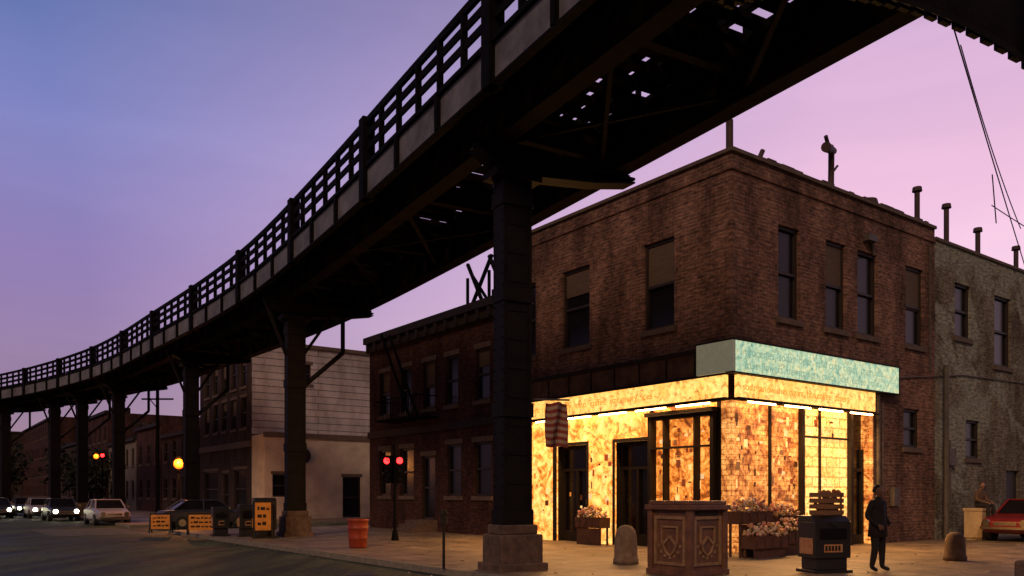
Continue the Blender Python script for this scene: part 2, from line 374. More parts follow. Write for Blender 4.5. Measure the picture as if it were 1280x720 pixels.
def posters(axis,face,u0,u1,z0,z1,n,d=-.004):
    for i in range(n):
        w=R(.05,.20); h=R(.05,.24); u=R(u0,u1-w); z=R(z0,z1-h); dd=d-i*.0004
        pbox(b,axis,face,u,u+w,dd-.0003,dd,z,z+h,random.choice([0,1,2,3,2,4,5,1,3]))
posters('y',.10,.6,2.85,.7,3.6,60)
posters('y',0,4.55,5.75,.8,3.0,14)
posters('y',0,7.6,9.8,.7,2.4,14)
posters('y',0.35,5.95,7.2,1.0,2.3,6)
posters('x',0,.1,1.5,.6,4.0,34)
posters('x',.10,1.7,3.1,.8,4.0,34)
posters('x',.10,3.3,5.6,.8,1.5,12)
posters('x',.10,3.3,5.6,3.3,4.0,8)
b.obj('window_posters',pm,shop)
b=B()
for i in range(6): b.cyl((-.3,.5+i*1.6,4.06),(-.3,1.7+i*1.6,4.06),.022,n=8)
for i in range(4): b.cyl((.3+i*1.65,-.3,4.06),(1.5+i*1.65,-.3,4.06),.022,n=8)
b.obj('spill_tubes',TUBE,shop)  # glowing tubes added under the sign to spill warm light on the pavement
b=B()
b.box(-.34,-.14,.4,10.0,4.09,4.115); b.box(.2,6.9,-.34,-.14,4.09,4.115)
b.obj('light_hood',DARKTRIM,shop)
def strip(x,y,l,dirv,rotz,en):  # added area lamps that boost the warm spill outside the shop
    L_=D.lights.new('spill_fill','AREA'); L_.shape='RECTANGLE'; L_.size=l; L_.size_y=.06; L_.energy=en; L_.color=(1,.50,.17)
    o=D.objects.new('spill_fill',L_); scene.collection.objects.link(o); o.parent=shop; o.location=(x,y,4.07)
    z=-Vector(dirv).normalized(); xx=Vector(rotz).normalized(); yy=z.cross(xx)
    o.rotation_euler=Matrix((xx,yy,z)).transposed().to_euler()
strip(-.38,5,9,(-.8,0,-.6),(0,1,0),480)
strip(3.5,-.38,6,(0,-.8,-.6),(1,0,0),520)

def text(s,size,loc,rot,m,parent,name='lettering',ex=.004):
    c=D.curves.new(name,'FONT'); c.body=s; c.size=size; c.extrude=ex
    o=D.objects.new(name,c); scene.collection.objects.link(o)
    dg=bpy.context.evaluated_depsgraph_get(); me=D.meshes.new_from_object(o.evaluated_get(dg)); D.objects.remove(o)
    me.materials.clear(); me.materials.append(m)
    o=D.objects.new(name,me); scene.collection.objects.link(o); o.location=loc; o.rotation_euler=rot; o.parent=parent; return o
rx=(math.pi/2,0,0); ry=(math.pi/2,0,-math.pi/2)
text('groceries  sodas  beer  cold cuts  cigars  open late',.34,(.25,-.243,5.3),rx,TXT_G,shop)
text('fruit  flowers  newspapers  candy  ices  coffee  rolls',.32,(.25,-.243,4.96),rx,TXT_G,shop)
text('soda sandwiches cigars  hot coffee  papers',.3,(.3,-.123,4.4),rx,TXT_D,shop)
text('newspapers  cigars  candy  lotto  coffee  stationery  ices',.3,(-.123,9.6,4.4),ry,TXT_D,shop)
b=B()
b.cyl((.35,.35,H-.5),(.35,.35,11.85),.1)
b.cyl((1.4,.4,H-.2),(1.75,.3,11.35),.07); b.cyl((1.5,.3,11.0),(2.9,.3,10.95),.02,n=6)
for x,z in ((10.97,12.35),(13.1,12.2),(15.6,11.8),(19,11.7)):
    b.cyl((x,.6,10),(x,.6,z),.09); b.cyl((x,.6,z-.05),(x,.6,z+.1),.17,.15)
b.cyl((7.6,.5,10),(7.6,.5,11.1),.18); b.cyl((7.6,.5,11.1),(7.6,.5,11.25),.32,.28)
b.tube([(5.05,.25,H-.4),(5.0,.2,11.5),(4.85,.1,11.95),(4.65,.0,12.1)],.09,10)
b.cyl((5.05,.15,12.1),(4.25,-.1,11.95),.10,.15); b.cyl((4.9,.2,12.15),(4.55,.1,12.42),.06)
b.beam((5.0,.2,11.4),(5.35,.2,11.75),.05,.05)
b.obj('roof_vents',PIPE,shop,smooth=False)
b=B()
b.cyl((7.15,-.1,0),(7.15,-.1,4.75),.06); b.cyl((7.45,-.08,1.5),(7.45,-.08,4.5),.035)
b.cyl((11.45,-.18,0),(11.45,-.18,6.1),.09); b.cyl((11.9,-.1,3.5),(11.9,-.1,1.0),.04)
b.box(11.7,12.15,-.2,-.02,2.6,3.2); b.box(8.0,8.35,-.18,-.02,1.2,1.8)
b.tube([(6.7,-.05,9.9),(7.0,-.05,9.2),(6.9,-.05,9.6)],.04); b.box(6.4,6.9,-.25,-.02,9.55,9.75)
b.tube([(8.3,-.04,5.4),(13,-.04,5.9),(22,-.04,6.1)],.02,6)
b.tube([(10.6,-.04,5.8),(10.6,-.04,10.2)],.03,6)
b.obj('downpipes',METAL,shop)

# ============================================================ ROW HOUSE
row=empty('brick_row_house',tuple(W(0,10.7)),ANG)
b=B(); L=10.6; h=8.8
hl=[]
for c in (1.1,3.3,5.1,7.05,9.05): hl.append((c-.48,c+.48,5.2,7.2))
low=[(.5,1.7,1.5,3.6),(2.6,3.7,1.5,3.6),(4.6,5.7,.5,3.2),(6.4,7.6,1.5,3.6),(8.5,9.6,1.5,3.6)]
wall(b,'y',0,L,0,h,hl+low)
b.quad([(0,L,0),(12,L,0),(12,L,h),(0,L,h)]); b.quad([(0,0,0),(12,0,0),(12,0,h),(0,0,h)]); b.quad([(12,0,0),(12,L,0),(12,L,h),(12,0,h)])
b.quad([(0,0,h-.1),(12,0,h-.1),(12,L,h-.1),(0,L,h-.1)],1)
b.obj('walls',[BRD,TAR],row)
b=B()
for i,w in enumerate(hl): window(b,'y',0,*w,blind=[.3,.0,.5,0,.4][i])
for w in low: window(b,'y',0,*w)
b.obj('windows',WM,row)
b=B(); b.box(-.35,.2,-.02,L,h-.15,h+.15); b.box(-.2,0,0,L,h-.55,h-.15)
for i in range(14): b.box(-.32,-.2,.2+i*.77,.35+i*.77,h-.5,h-.15)
b.box(-.12,0,0,L,4.2,4.5); b.obj('cornice',DARKTRIM,row)
b=B()
z=4.75
b.box(-1.1,-.02,4.3,7.9,z,z+.05)
for y in (4.3,7.85): b.beam((-1.1,y,z+.9),(0,y,z+.9),.04,.04)
b.beam((-1.1,4.3,z+.9),(-1.1,7.9,z+.9),.04,.04)
for i in range(19): b.beam((-1.1,4.3+i*.2,z),(-1.1,4.3+i*.2,z+.9),.02,.02)
b.beam((-.6,5.0,4.8),(-.6,7.5,8.6),.05,.12); b.beam((-1.0,5.0,4.8),(-1.0,7.5,8.6),.05,.12)
b.obj('fire_escape',STEEL,row)
b=B()
for y in (1.2,2.8,4.4):
    b.beam((1.5,y,h),(1.5,y,h+2.0),.1,.1)
for y in (1.2,2.8):
    b.beam((1.5,y,h),(1.5,y+1.6,h+2.6),.12,.12); b.beam((1.5,y+1.9,h),(1.5,y-.2,h+2.6),.12,.12)
b.beam((3.2,1.5,h),(1.5,1.5,h+2.0),.1,.1); b.beam((3.2,4,h),(1.5,4,h+2.0),.1,.1)
b.obj('roof_scaffold',STEEL,row)
b=B()
b.box(-1.3,0,4.4,5.9,0,.16); b.box(-1.0,0,4.4,5.9,.16,.32); b.box(-.7,0,4.4,5.9,.32,.48)
b.obj('stoop',CONC,row)

# ============================================================ CORNER BUILDING ACROSS SIDE STREET
q=empty('pale_corner_building',tuple(W(0,37.8)),ANG)
b=B(); h=11.4
wl=[(1+i*2.0,2.1+i*2.0,z,z+2.0) for i in range(5) for z in (5.9,8.6)]
wl2=[(1.0,3.5,.6,3.2),(4.6,5.8,0.02,3.0),(7,10.2,.6,3.2)]
wall(b,'y',0,11.4,0,h,wl+wl2)
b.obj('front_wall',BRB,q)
sw=[(9.4,10.3,6.2,7.9),(9.4,10.3,8.8,10.2),(3.0,4.0,8.9,10.2)]
b=B(); wall(b,'x',0,15,5.4,h,sw)
b.quad([(15,0,0),(15,11.4,0),(15,11.4,h),(15,0,h)]); b.quad([(0,11.4,0),(15,11.4,0),(15,11.4,h),(0,11.4,h)])
b.quad([(0,0,h-.1),(15,0,h-.1),(15,11.4,h-.1),(0,11.4,h-.1)])
b.obj('side_wall',SID,q)
gw=[(5.2,6.5,.02,2.7),(8,9.6,1.2,2.8),(.5,1.5,1.4,2.8)]
b=B()
for i,w in enumerate(wl): window(b,'y',0,*w,blind=(i%3)*.25)
for w in wl2: window(b,'y',0,*w,sill=False)
for w in sw: window(b,'x',0,*w)
for w in gw: window(b,'x',-2.3,*w,sill=False)
b.obj('windows',WM,q)
b=B(); wall(b,'x',0,15,0,5.3,gw,face=-2.3)
b.quad([(0,-2.3,0),(0,0,0),(0,0,5.3),(0,-2.3,5.3)]); b.quad([(0,-2.3,5.2),(15,-2.3,5.2),(15,0,5.2),(0,0,5.2)])
b.quad([(15,-2.3,0),(15,0,0),(15,0,5.3),(15,-2.3,5.3)])
b.obj('ground_storey',CREAM,q)
b=B(); b.box(-.08,15.08,-2.4,-2.302,5.1,5.42); b.box(-.3,0,0,11.4,h-.2,h+.2); b.box(0,15.1,-.12,-.002,h-.15,h+.1); b.box(-.15,0,0,11.4,4.6,5.0)
b.obj('cornice',STONE,q)
b=B(); b.cyl((2.43,-2.31,4.0),(2.43,-2.5,4.0),.5,n=24); b.beam((2.43,-2.3,4.5),(2.43,-2.4,4.9),.05,.05); b.obj('round_sign',DARKTRIM,q)

specs=[('shop_building',49.6,11,6.4,BRB),('brick_house',61,9,7.6,BRD),('rendered_house',70.4,13,6.8,TANW),('brick_apartment_block',84,18,10.5,BRD),('brick_house',102.5,20,8,BRB),('brick_apartment_block',123,40,13,BRD),('brick_apartment_block',165,50,11,BRB)]
for nm,y0,l,h,mt in specs:
    e=empty(nm,tuple(W(0,y0)),ANG)
    b=B(); n=int(l/2.6); fl=int(h/3.2)
    hs=[(.8+i*(l/n),.8+i*(l/n)+1.1,1.2+k*3.1,2.9+k*3.1) for i in range(n) for k in range(fl)]
    wall(b,'y',0,l,0,h,hs); b.quad([(0,0,0),(12,0,0),(12,0,h),(0,0,h)]); b.quad([(0,l,0),(12,l,0),(12,l,h),(0,l,h)]); b.quad([(0,0,h-.1),(12,0,h-.1),(12,l,h-.1),(0,l,h-.1)])
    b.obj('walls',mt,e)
    b=B()
    for w in hs: window(b,'y',0,*w,lint=False)
    b.obj('windows',WM,e)
    b=B(); b.box(-.25,.1,0,l,h-.1,h+.2); b.box(3,3.8,l*.4,l*.4+.8,h,h+1.3); b.obj('cornice',DARKTRIM,e)
def bg(nm,x,y,w,d,h,m,rot=ANG):
    e=empty(nm,(x,y,-.14),rot); b=B(); b.box(0,w,0,d,0,h)
    b.obj('walls',m,e); b=B()
    for i in range(int(w/3)):
        for k in range(int(h/3.2)): b.box(.9+i*3,2.0+i*3,-.05,-.01,1+k*3.1,2.6+k*3.1)
    for i in range(int(d/3)):
        for k in range(int(h/3.2)): b.box(-.05,-.01,.9+i*3,2.0+i*3,1+k*3.1,2.6+k*3.1)
    b.obj('windows',GLASS,e); b=B(); b.box(-.2,w+.2,-.2,d+.2,h,h+.25); b.obj('roof',TAR,e)
bg('brick_warehouse',-120,150,40,20,14,BRB); bg('brick_warehouse',-190,160,50,20,18,BRD); bg('brick_warehouse',-75,175,30,20,17,BRB)
bg('brick_warehouse',-150,120,20,30,10,BRD)

# ============================================================ ELEVATED RAILWAY
ctrl=[(31.5,-40),(19.92,-20),(8.3,0),(.166,14),(-2.39,18.4),(-5.6,23.9),(-10.2,31.3),(-17.8,41.4),(-28.6,54.3),(-40.3,64.5),(-56,75),(-75,85),(-100,95)]
def slope(i):
    if i==0: return (ctrl[1][0]-ctrl[0][0])/(ctrl[1][1]-ctrl[0][1])
    if i==len(ctrl)-1: return (ctrl[i][0]-ctrl[i-1][0])/(ctrl[i][1]-ctrl[i-1][1])
    h0=ctrl[i][1]-ctrl[i-1][1]; h1=ctrl[i+1][1]-ctrl[i][1]
    d0=(ctrl[i][0]-ctrl[i-1][0])/h0; d1=(ctrl[i+1][0]-ctrl[i][0])/h1
    return (d0*h1+d1*h0)/(h0+h1)
def XofY(Y):
    for i in range(len(ctrl)-1):
        if Y<=ctrl[i+1][1] or i==len(ctrl)-2:
            x0,y0=ctrl[i];x1,y1=ctrl[i+1];hh=y1-y0;t=(Y-y0)/hh
            m0=slope(i)*hh;m1=slope(i+1)*hh
            return (2*t**3-3*t*t+1)*x0+(t**3-2*t*t+t)*m0+(-2*t**3+3*t*t)*x1+(t**3-t*t)*m1
def fr(Y):
    P=Vector((XofY(Y),Y,0)); T=(Vector((XofY(Y+.05),Y+.05,0))-Vector((XofY(Y-.05),Y-.05,0))).normalized()
    return P,T,Vector((T.y,-T.x,0))
STEP=.55
frames=[]; Y=-25.0
while Y<93:
    f=fr(Y); frames.append((Y,)+f); Y+=STEP*f[1].y
def FP(f,o,z): return f[1]+f[3]*o+Vector((0,0,z))
el=empty('elevated_railway')
def sweep(b,o0,o1,z0,z1,mi=0,step=3,fs=None):
    fs=(fs or frames)[::step]
    b.loft([[FP(f,o0,z0),FP(f,o1,z0),FP(f,o1,z1),FP(f,o0,z1)] for f in fs],mi)
def FM(f): return Matrix((( f[3].x,f[2].x,0,f[1].x),(f[3].y,f[2].y,0,f[1].y),(0,0,1,0),(0,0,0,1)))
b=B()
for o in (1.05,4.15):
    sweep(b,o-.02,o+.02,8.84,9.80); sweep(b,o-.2,o+.2,8.78,8.84); sweep(b,o-.2,o+.2,9.80,9.86)
for i,f in enumerate(frames):
    M=FM(f)
    if i%3==0:
        for o in (1.05,4.15): b.box(o-.17,o+.17,-.03,.03,8.84,9.80,0,M)
    if i%8==0:
        b.box(1.07,4.13,-.03,.03,9.3,9.8,0,M); b.box(1.07,4.13,-.1,.1,9.26,9.3,0,M)
        b.beam(M@Vector((.98,0,9.0)),M@Vector((.05,0,9.7)),.08,.1); b.beam(M@Vector((4.2,0,9.0)),M@Vector((4.75,0,9.7)),.08,.1)
        if i+8<len(frames):
            g=frames[i+8]
            b.beam(FP(f,1.1,8.95),FP(g,4.1,8.95),.09,.07)
            if i%16==0: b.beam(FP(f,4.1,8.98),FP(g,1.1,8.98),.09,.07)
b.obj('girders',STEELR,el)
b=B()
for i,f in enumerate(frames):
    M=FM(f)
    e=R(-.05,.05)
    b.box(.12+e,4.75+e,-.10-R(0,.03),.10+R(0,.03),9.87,9.99,0,M)
    # cover planks and guard boards between the ties leave only irregular chinks of sky
    o=1.1
    while o<4.2:
        w_=R(.2,.8)
        if random.random()<.66: b.box(o,min(o+w_,4.6),.10,.47,9.992,10.02,0,M)
        o+=w_+R(.02,.14)
    if i%2==0: b.box(.12,.9,-.05,.05,9.995,10.03,0,M)
sweep(b,1.3,1.38,10.03,10.16,1,2); sweep(b,2.0,2.07,10.03,10.16,1,2); sweep(b,3.5,3.57,10.03,10.16,1,2); sweep(b,4.4,4.5,9.995,10.14,1,3)
sweep(b,.20,.30,10.032,10.07,0,3); sweep(b,.55,.65,10.032,10.07,0,3)
b.obj('track_ties',[WOOD,STEEL],el)
b=B()
sweep(b,0,.05,9.05,9.75,0)
b.obj('walkway_fascia',FASC,el)
b=B()
sweep(b,-.08,.1,9.0,9.047,0); sweep(b,-.08,.12,9.753,9.85,0)
for i,f in enumerate(frames):
    M=FM(f)
    if i%4==0: b.box(-.10,-.002,-.06,.06,9.047,9.753,0,M)
    if i%2==0:
        b.box(-.05,.07,-.045,.045,9.85,11.0,0,M)
    if i%3==0: b.box(4.7,4.8,-.05,.05,9.9,11.0,0,M)
    if i%12==0: b.box(-.12,.2,-.16,.16,9.0,11.05,0,M)
sweep(b,-.04,.05,10.86,11.02); sweep(b,-.02,.03,10.52,10.68); sweep(b,-.02,.03,10.18,10.34)
sweep(b,4.72,4.78,10.9,11.0); sweep(b,4.72,4.78,10.45,10.55)
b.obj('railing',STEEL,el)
def column(k,Yr,brace=True,knee=0):
    P,T,Nn=fr(Yr); C=P+Nn*1.5; ang=math.atan2(Nn.y,Nn.x)
    g=empty('column_%d'%k,(C.x,C.y,0),ang,el)
    b=B()
    b.box(-.34,-.28,-.22,.22,.9,8.3); b.box(.28,.34,-.22,.22,.9,8.3); b.box(-.28,.28,-.2,-.17,.9,8.3); b.box(-.28,.28,.17,.2,.9,8.3)
    for sy in (-1,1):
        z=1.2
        while z<7.9:
            b.box(-.2,.2,sy*.21-.008,sy*.21+.008,z,z+.05); z+=.6
    z=1.1
    while z<8:
        for yy in (-.16,.16):
            b.ball((-.345,yy,z),.022,n=6,m=4); b.ball((.345,yy,z),.022,n=6,m=4)
        z+=.22
    for z in (.95,3.2,5.6,7.6):
        b.box(-.37,.37,-.245,.245,z,z+.3)
    b.box(-.55,.55,-.3,.3,8.15,8.3)
    r=[]
    for x,zb in ((-.9,8.65),(-.3,8.3),(.5,8.3),(2.0,8.45),(3.1,8.65)):
        r.append([(x,-.22,zb),(x,.22,zb),(x,.22,zb+.04),(x,-.22,zb+.04)])
    b.loft(r)
    for x0,x1,z0,z1 in ((-.9,-.3,8.65,8.3),(-.3,.5,8.3,8.3),(.5,2.0,8.3,8.45),(2.0,3.1,8.45,8.65)):
        for s in (-.03,.03): b.quad([(x0,s,z0),(x1,s,z1),(x1,s,8.9),(x0,s,8.9)])
    b.box(-.9,3.1,-.22,.22,8.72,8.775)
    if brace:
        b.tube([(.34,0,5.7),(1.9,0,7.1),(1.9,0,8.6)],.09,8); b.beam((-.34,0,6.8),(-1.2,0,8.9),.1,.1); b.beam((.34,0,6.9),(1.5,0,8.6),.1,.1)
    if knee:
        for sgn in (1,-1):
            pts=[(0,5.7)]
            for i in range(13):
                t=i/12; pts.append((sgn*(.25+4.4*t**1.15),5.75+3.0*(1-(1-t)**1.4)))
            pts.append((0,8.75))
            for xx in (-.03,.03): b.quad([(xx,y,z) for y,z in pts])
            for i in range(1,13):
                (y0,z0),(y1,z1)=pts[i],pts[i+1]; b.beam((0,y0,z0),(0,y1,z1),.3,.05)
            for i in range(26):
                t=(i+.5)/26; y=sgn*(.25+4.4*t**1.15); z=5.75+3.0*(1-(1-t)**1.4)
                b.box(-.08,.08,y-.03,y+.03,z-.10,z)
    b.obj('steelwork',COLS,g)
    b=B(); b.box(-.5,.5,-.42,.42,-.14,.75); b.box(-.58,.58,-.5,.5,-.14,.16); b.box(-.42,.42,-.34,.34,.75,.95)
    b.obj('plinth',CONC,g,bevel=.03)
for k,(y,kn,br) in enumerate([(7.17,1,False),(16.5,0,False),(30.2,0,True),(41.3,0,True),(52.4,0,True),(57.2,0,True),(60.6,0,True),(66.2,0,True),(73,0,True),(-5,0,False)]):
    column(k,y,br,kn)

def cable(name,p0,p1,sag,r=.018,par=None):
    b=B(); p0=Vector(p0);p1=Vector(p1);pts=[]
    for i in range(17):
        t=i/16; p=p0.lerp(p1,t); p.z-=sag*4*t*(1-t); pts.append(p)
    b.tube(pts,r,6); return b.obj(name,STEEL,par)
cable('overhead_cable',(6.5,12.2,8.8),(23.9,35.3,6.0),.25,.012)
cable('overhead_cable',(6.9,12.6,8.5),(9.5,15.3,6.55),.15,.009)
cable('overhead_cable',(8.5,14.5,7.25),(8.6,14.55,6.4),.0,.010)
cable('overhead_cable',(8.9,15.2,6.95),(16,19,6.2),.3,.009)

# ============================================================ STREET FURNITURE
def onblock(name,x,y,rot=0):
    p=W(x,y); return empty(name,tuple(p),ANG+rot)
BINB=mat('bin_brown_metal',(.20,.09,.05),(.08,.04,.025),5,.5,bump=.2); BINE=mat('bin_emblem',(.36,.22,.12),(.17,.10,.05),7,.6)
e=empty('litter_bin',(3.5,16.35,0),ANG)
b=B(); b.box(-.5,.5,-.5,.5,.06,1.28)
for sx in (-1,1):
    for sy in (-1,1): b.box(sx*.5-.06,sx*.5+.06,sy*.5-.06,sy*.5+.06,0,1.3)
b.box(-.6,.6,-.6,.6,1.28,1.38); b.box(-.54,.54,-.54,.54,1.38,1.46); b.box(-.58,.58,-.58,.58,0,.12)
b.obj('body',BINB,e,bevel=.015)
b=B()
for f in range(4):
    M=Matrix.Rotation(f*math.pi/2,4,'Z')
    for q in ((-.4,.4,.2,.26),(-.4,.4,1.1,1.16),(-.4,-.34,.26,1.1),(.34,.4,.26,1.1)): b.box(q[0],q[1],-.53,-.502,q[2],q[3],0,M)
    sh=[(-.2,.95),(.2,.95),(.2,.65),(.11,.47),(0,.38),(-.11,.47),(-.2,.65),(-.2,.95)]
    for (xa,za),(xb,zb) in zip(sh,sh[1:]): b.beam(M@Vector((xa,-.515,za)),M@Vector((xb,-.515,zb)),.03,.035)
    b.beam(M@Vector((-.17,-.515,.6)),M@Vector((0,-.515,.76)),.03,.05); b.beam(M@Vector((.17,-.515,.6)),M@Vector((0,-.515,.76)),.03,.05)
    for t in range(7):
        a=math.pi*(1.1+.8*t/6); b.box(.29*math.cos(a)-.025,.29*math.cos(a)+.025,-.52,-.502,.68+.33*math.sin(a)-.03,.68+.33*math.sin(a)+.03,0,M)
b.obj('emblem_panels',BINE,e)
b=B(); b.box(-.3,.3,-.535,-.51,1.18,1.26); b.obj('slot',DARKTRIM,e)
def newsbox(loc,rot,w,dp,h,body,label):
    e=empty('newspaper_box',loc,rot); b=B()
    b.box(-w/2,w/2,-dp/2,dp/2,.3,h-.12); b.loft([[(-w/2,-dp/2,h-.12),(w/2,-dp/2,h-.12),(w/2,dp/2,h-.12),(-w/2,dp/2,h-.12)],[(-w/2,-dp/2+.15,h),(w/2,-dp/2+.15,h),(w/2,dp/2,h),(-w/2,dp/2,h)]])
    b.box(-w/2-.03,w/2+.03,-dp/2-.03,dp/2+.03,0,.06); b.box(-w/2+.05,w/2-.05,-dp/2+.05,dp/2-.05,.06,.3)
    b.box(-.05,.05,-dp/2-.05,-dp/2,h-.2,h-.15)
    b.obj('body',body,e,bevel=.012)
    b=B(); b.box(-w/2+.2,w/2-.2,-dp/2-.012,-dp/2-.002,.42,.58,0); b.box(-w/2-.012,-w/2-.002,-dp/2+.08,dp/2-.08,.38,.7,0)
    for i in range(5): b.box(-w/2+.22+i*(w-.45)/5,-w/2+.27+i*(w-.45)/5,-dp/2-.018,-dp/2-.013,.45,.55,1)
    b.obj('label',[label,DARKTRIM],e)
    b=B(); b.box(-w/2+.1,w/2-.1,-dp/2-.012,-dp/2-.002,.68,h-.25); b.obj('display_pane',GLASS,e)
    return e
BLK=mat('black_enamel',(.02,.018,.016),(.01,.01,.01),5,.45)
LBL=mat('orange_label',(.45,.14,.03),(.5,.35,.2),12,.6); YEL=mat('glowing_orange_enamel',(.50,.17,.025),(.16,.05,.01),4,.5,em=(.9,.24,.02),es=.14)  # YEL: weak emission puts a lit look into the enamel
newsbox((6.38,16.75,0),.25,.82,.6,1.15,BLK,LBL)
newsbox((-8.95,29.6,0),.5,.75,.6,1.45,BLK,YEL)
newsbox((-9.9,30.6,0),.5,.6,.5,1.2,BLK,LBL)
newsbox((-11.0,30.9,0),.5,.6,.5,1.1,BLK,LBL)
def board(loc,rot,w,h,z0,name='sandwich_board'):
    e=empty(name,loc,rot); b=B()
    for sx in (-1,1):
        b.beam((sx*w/2,-.2,0),(sx*w/2,0,z0+h),.05,.05); b.beam((sx*w/2,.25,0),(sx*w/2,.02,z0+h),.05,.05)
    b.box(-w/2,w/2,-.05,-.02,z0+h,z0+h+.05); b.obj('frame',DARKTRIM,e)
    b=B(); b.box(-w/2+.04,w/2-.04,-.12,-.09,z0,z0+h-.02); b.obj('panel',YEL,e)
    b=B()
    for r in range(3):
        x=-w/2+.12
        while x<w/2-.2:
            l=R(.06,.16); b.box(x,x+l,-.126,-.121,z0+h*(.18+.27*r),z0+h*(.18+.27*r)+h*R(.07,.14)); x+=l+.04
    b.obj('lettering',DARKTRIM,e)
board((-11.9,31.9,0),.25,1.35,.62,.18)
board((-8.85,29.1,0),.35,.62,1.0,.3)
board((-14.4,33.6,0),.2,.8,.6,.15)
e=empty('wooden_crate',(6.45,16.8,1.15),.5); b=B()
for i in range(4):
    z=.02+i*.12
    b.box(-.28,.28,-.2,-.18,z,z+.09); b.box(-.28,.28,.18,.2,z,z+.09); b.box(-.28,-.26,-.178,.178,z,z+.09); b.box(.26,.28,-.178,.178,z,z+.09)
b.box(-.26,.26,-.18,.18,0,.02)
for px in (-.25,.22): b.box(px,px+.03,-.178,-.15,.02,.47)
b.obj('slats',mat('crate_wood',(.30,.15,.07),(.16,.08,.03),6,.8,stretch=(1,8,8)),e)
b=B()
for i in range(60): b.ball((R(-.22,.22),R(-.14,.14),R(.06,.5)),.05,n=7,m=5)
b.obj('oranges',mat('orange_fruit',(.4,.16,.04),(.25,.09,.02),9,.5),e,smooth=True)
for (x,y,r,h) in ((2.6,18.7,.27,.88),(10.6,19.6,.24,.68)):
    e=empty('concrete_bollard',(x,y,0)); b=B()
    prof=[(r*1.08,0),(r*1.08,.1),(r,.14),(r*.95,h*.55),(r*.9,h*.72),(r*.78,h*.87),(r*.5,h*.97),(r*.12,h)]
    b.loft([[(a*math.cos(t*math.pi/10),a*math.sin(t*math.pi/10),z) for t in range(20)] for a,z in prof]); b.obj('post',CONC2,e,smooth=True)
e=empty('litter_barrel',(-4.55,24.2,0)); b=B()
OR=mat('orange_red_plastic',(.36,.045,.015),(.18,.025,.01),5,.55)
prof=[(.24,0),(.26,.05),(.27,.25),(.285,.27),(.285,.3),(.28,.32),(.29,.55),(.305,.57),(.305,.6),(.295,.62),(.30,.78),(.32,.8),(.32,.85),(.27,.85),(.26,.7)]
b.loft([[(a*math.cos(t*math.pi/10),a*math.sin(t*math.pi/10),z) for t in range(20)] for a,z in prof]); b.obj('drum',OR,e,smooth=True)
LEAF=mat('leaves',(.05,.09,.03),(.02,.04,.015),9,.7)
fl=[mat('petals_%d'%i,c,tuple(k*.6 for k in c),20,.6) for i,c in enumerate([(.8,.62,.5),(.7,.33,.26),(.75,.5,.2)])]
CR=mat('display_crate',(.14,.06,.03),(.06,.028,.015),6,.8)
def flowerstand(x,y,w,tiers,name='flower_stand',rot=0,dens=130):
    e=onblock(name,x,y,rot); b=B()
    for k,(z,dy) in enumerate(tiers):
        b.box(0,w,-dy-.45,-dy-.42,z-.32,z); b.box(0,w,-dy-.03,-dy,z-.32,z); b.box(0,.03,-dy-.418,-dy-.032,z-.32,z); b.box(w-.03,w,-dy-.418,-dy-.032,z-.32,z); b.box(.03,w-.03,-dy-.418,-dy-.032,z-.32,z-.29)
        for px in (.03,w-.08):
            b.box(px,px+.05,-dy-.4,-dy-.35,0,z-.322); b.box(px,px+.05,-dy-.1,-dy-.05,0,z-.322)
        nb=int(w/.28)
        for i in range(nb): b.box(.02+i*w/nb,.02+(i+.8)*w/nb,-dy-.47,-dy-.452,z-.3,z-.04)
        b.box(.05,w-.05,-dy-.40,-dy-.38,.0,z-.33)
    b.obj('crates',CR,e)
    b=B(); c=B()
    for z,dy in tiers:
        for i in range(int(w*dens)):
            t=R(0,1); px=.04+(w-.08)*t; py=-dy-R(.0,.48); hh=.34*math.sin(math.pi*t)**.6
            pz=z+R(-.05,1)*hh*.9
            if random.random()<.4:
                a=R(0,6.3); l=R(.05,.1)
                c.quad([(px,py,pz),(px+l*math.cos(a),py+l*math.sin(a),pz+.03),(px+l*1.4*math.cos(a+.4),py+l*1.4*math.sin(a+.4),pz+R(-.04,.06)),(px+l*math.cos(a+.8),py+l*math.sin(a+.8),pz)])
            else: b.ball((px,py,pz+.03),R(.03,.06),n=6,m=4,mi=random.choice([0,0,1,2]),jit=.25)
    b.obj('blooms',fl,e); c.obj('foliage',LEAF,e)
flowerstand(-1.15,-.75,1.3,[(.55,.45),(1.15,0)])
flowerstand(.35,-.55,1.5,[(.6,.3),(1.0,-.12)],'flower_stand')
flowerstand(-.25,5.6,1.15,[(.85,.0)],'produce_stand',-math.pi/2)
e=onblock('cooler_box',12.2,-.95); b=B(); b.box(-.48,.48,-.3,.3,.08,1.0); b.box(-.51,.51,-.33,.33,1.0,1.1); b.box(-.42,.42,-.26,.26,0,.08); b.box(-.12,.12,-.345,-.32,.86,.9)
b.obj('cabinet',mat('cream_enamel',(.6,.46,.26),(.4,.28,.15),4,.5),e,bevel=.02)
e=empty('traffic_light',(-4.0,28,0),-.2); b=B(); b.cyl((0,0,0),(0,0,3.35),.06); b.cyl((0,0,0),(0,0,.35),.14,.08)
for sx,ro in ((-.2,-.5),(.2,.5)):
    M=Matrix.Translation((sx*.95,-.05,0))@Matrix.Rotation(ro*.6,4,'Z'); b.box(-.15,.15,-.12,.12,1.95,2.9,0,M)
    for z in (2.12,2.42,2.72):
        for t in range(8):
            a=math.pi*t/7; b.box(.12*math.cos(a)-.02,.12*math.cos(a)+.02,-.28,-.12,z+.12*math.sin(a)-.01,z+.12*math.sin(a)+.01,0,M)
b.box(-.3,.3,-.02,.02,2.0,2.04); b.box(-.3,.3,-.02,.02,2.84,2.88)
b.obj('signal_heads',STEEL,e)
b=B(); c=B()
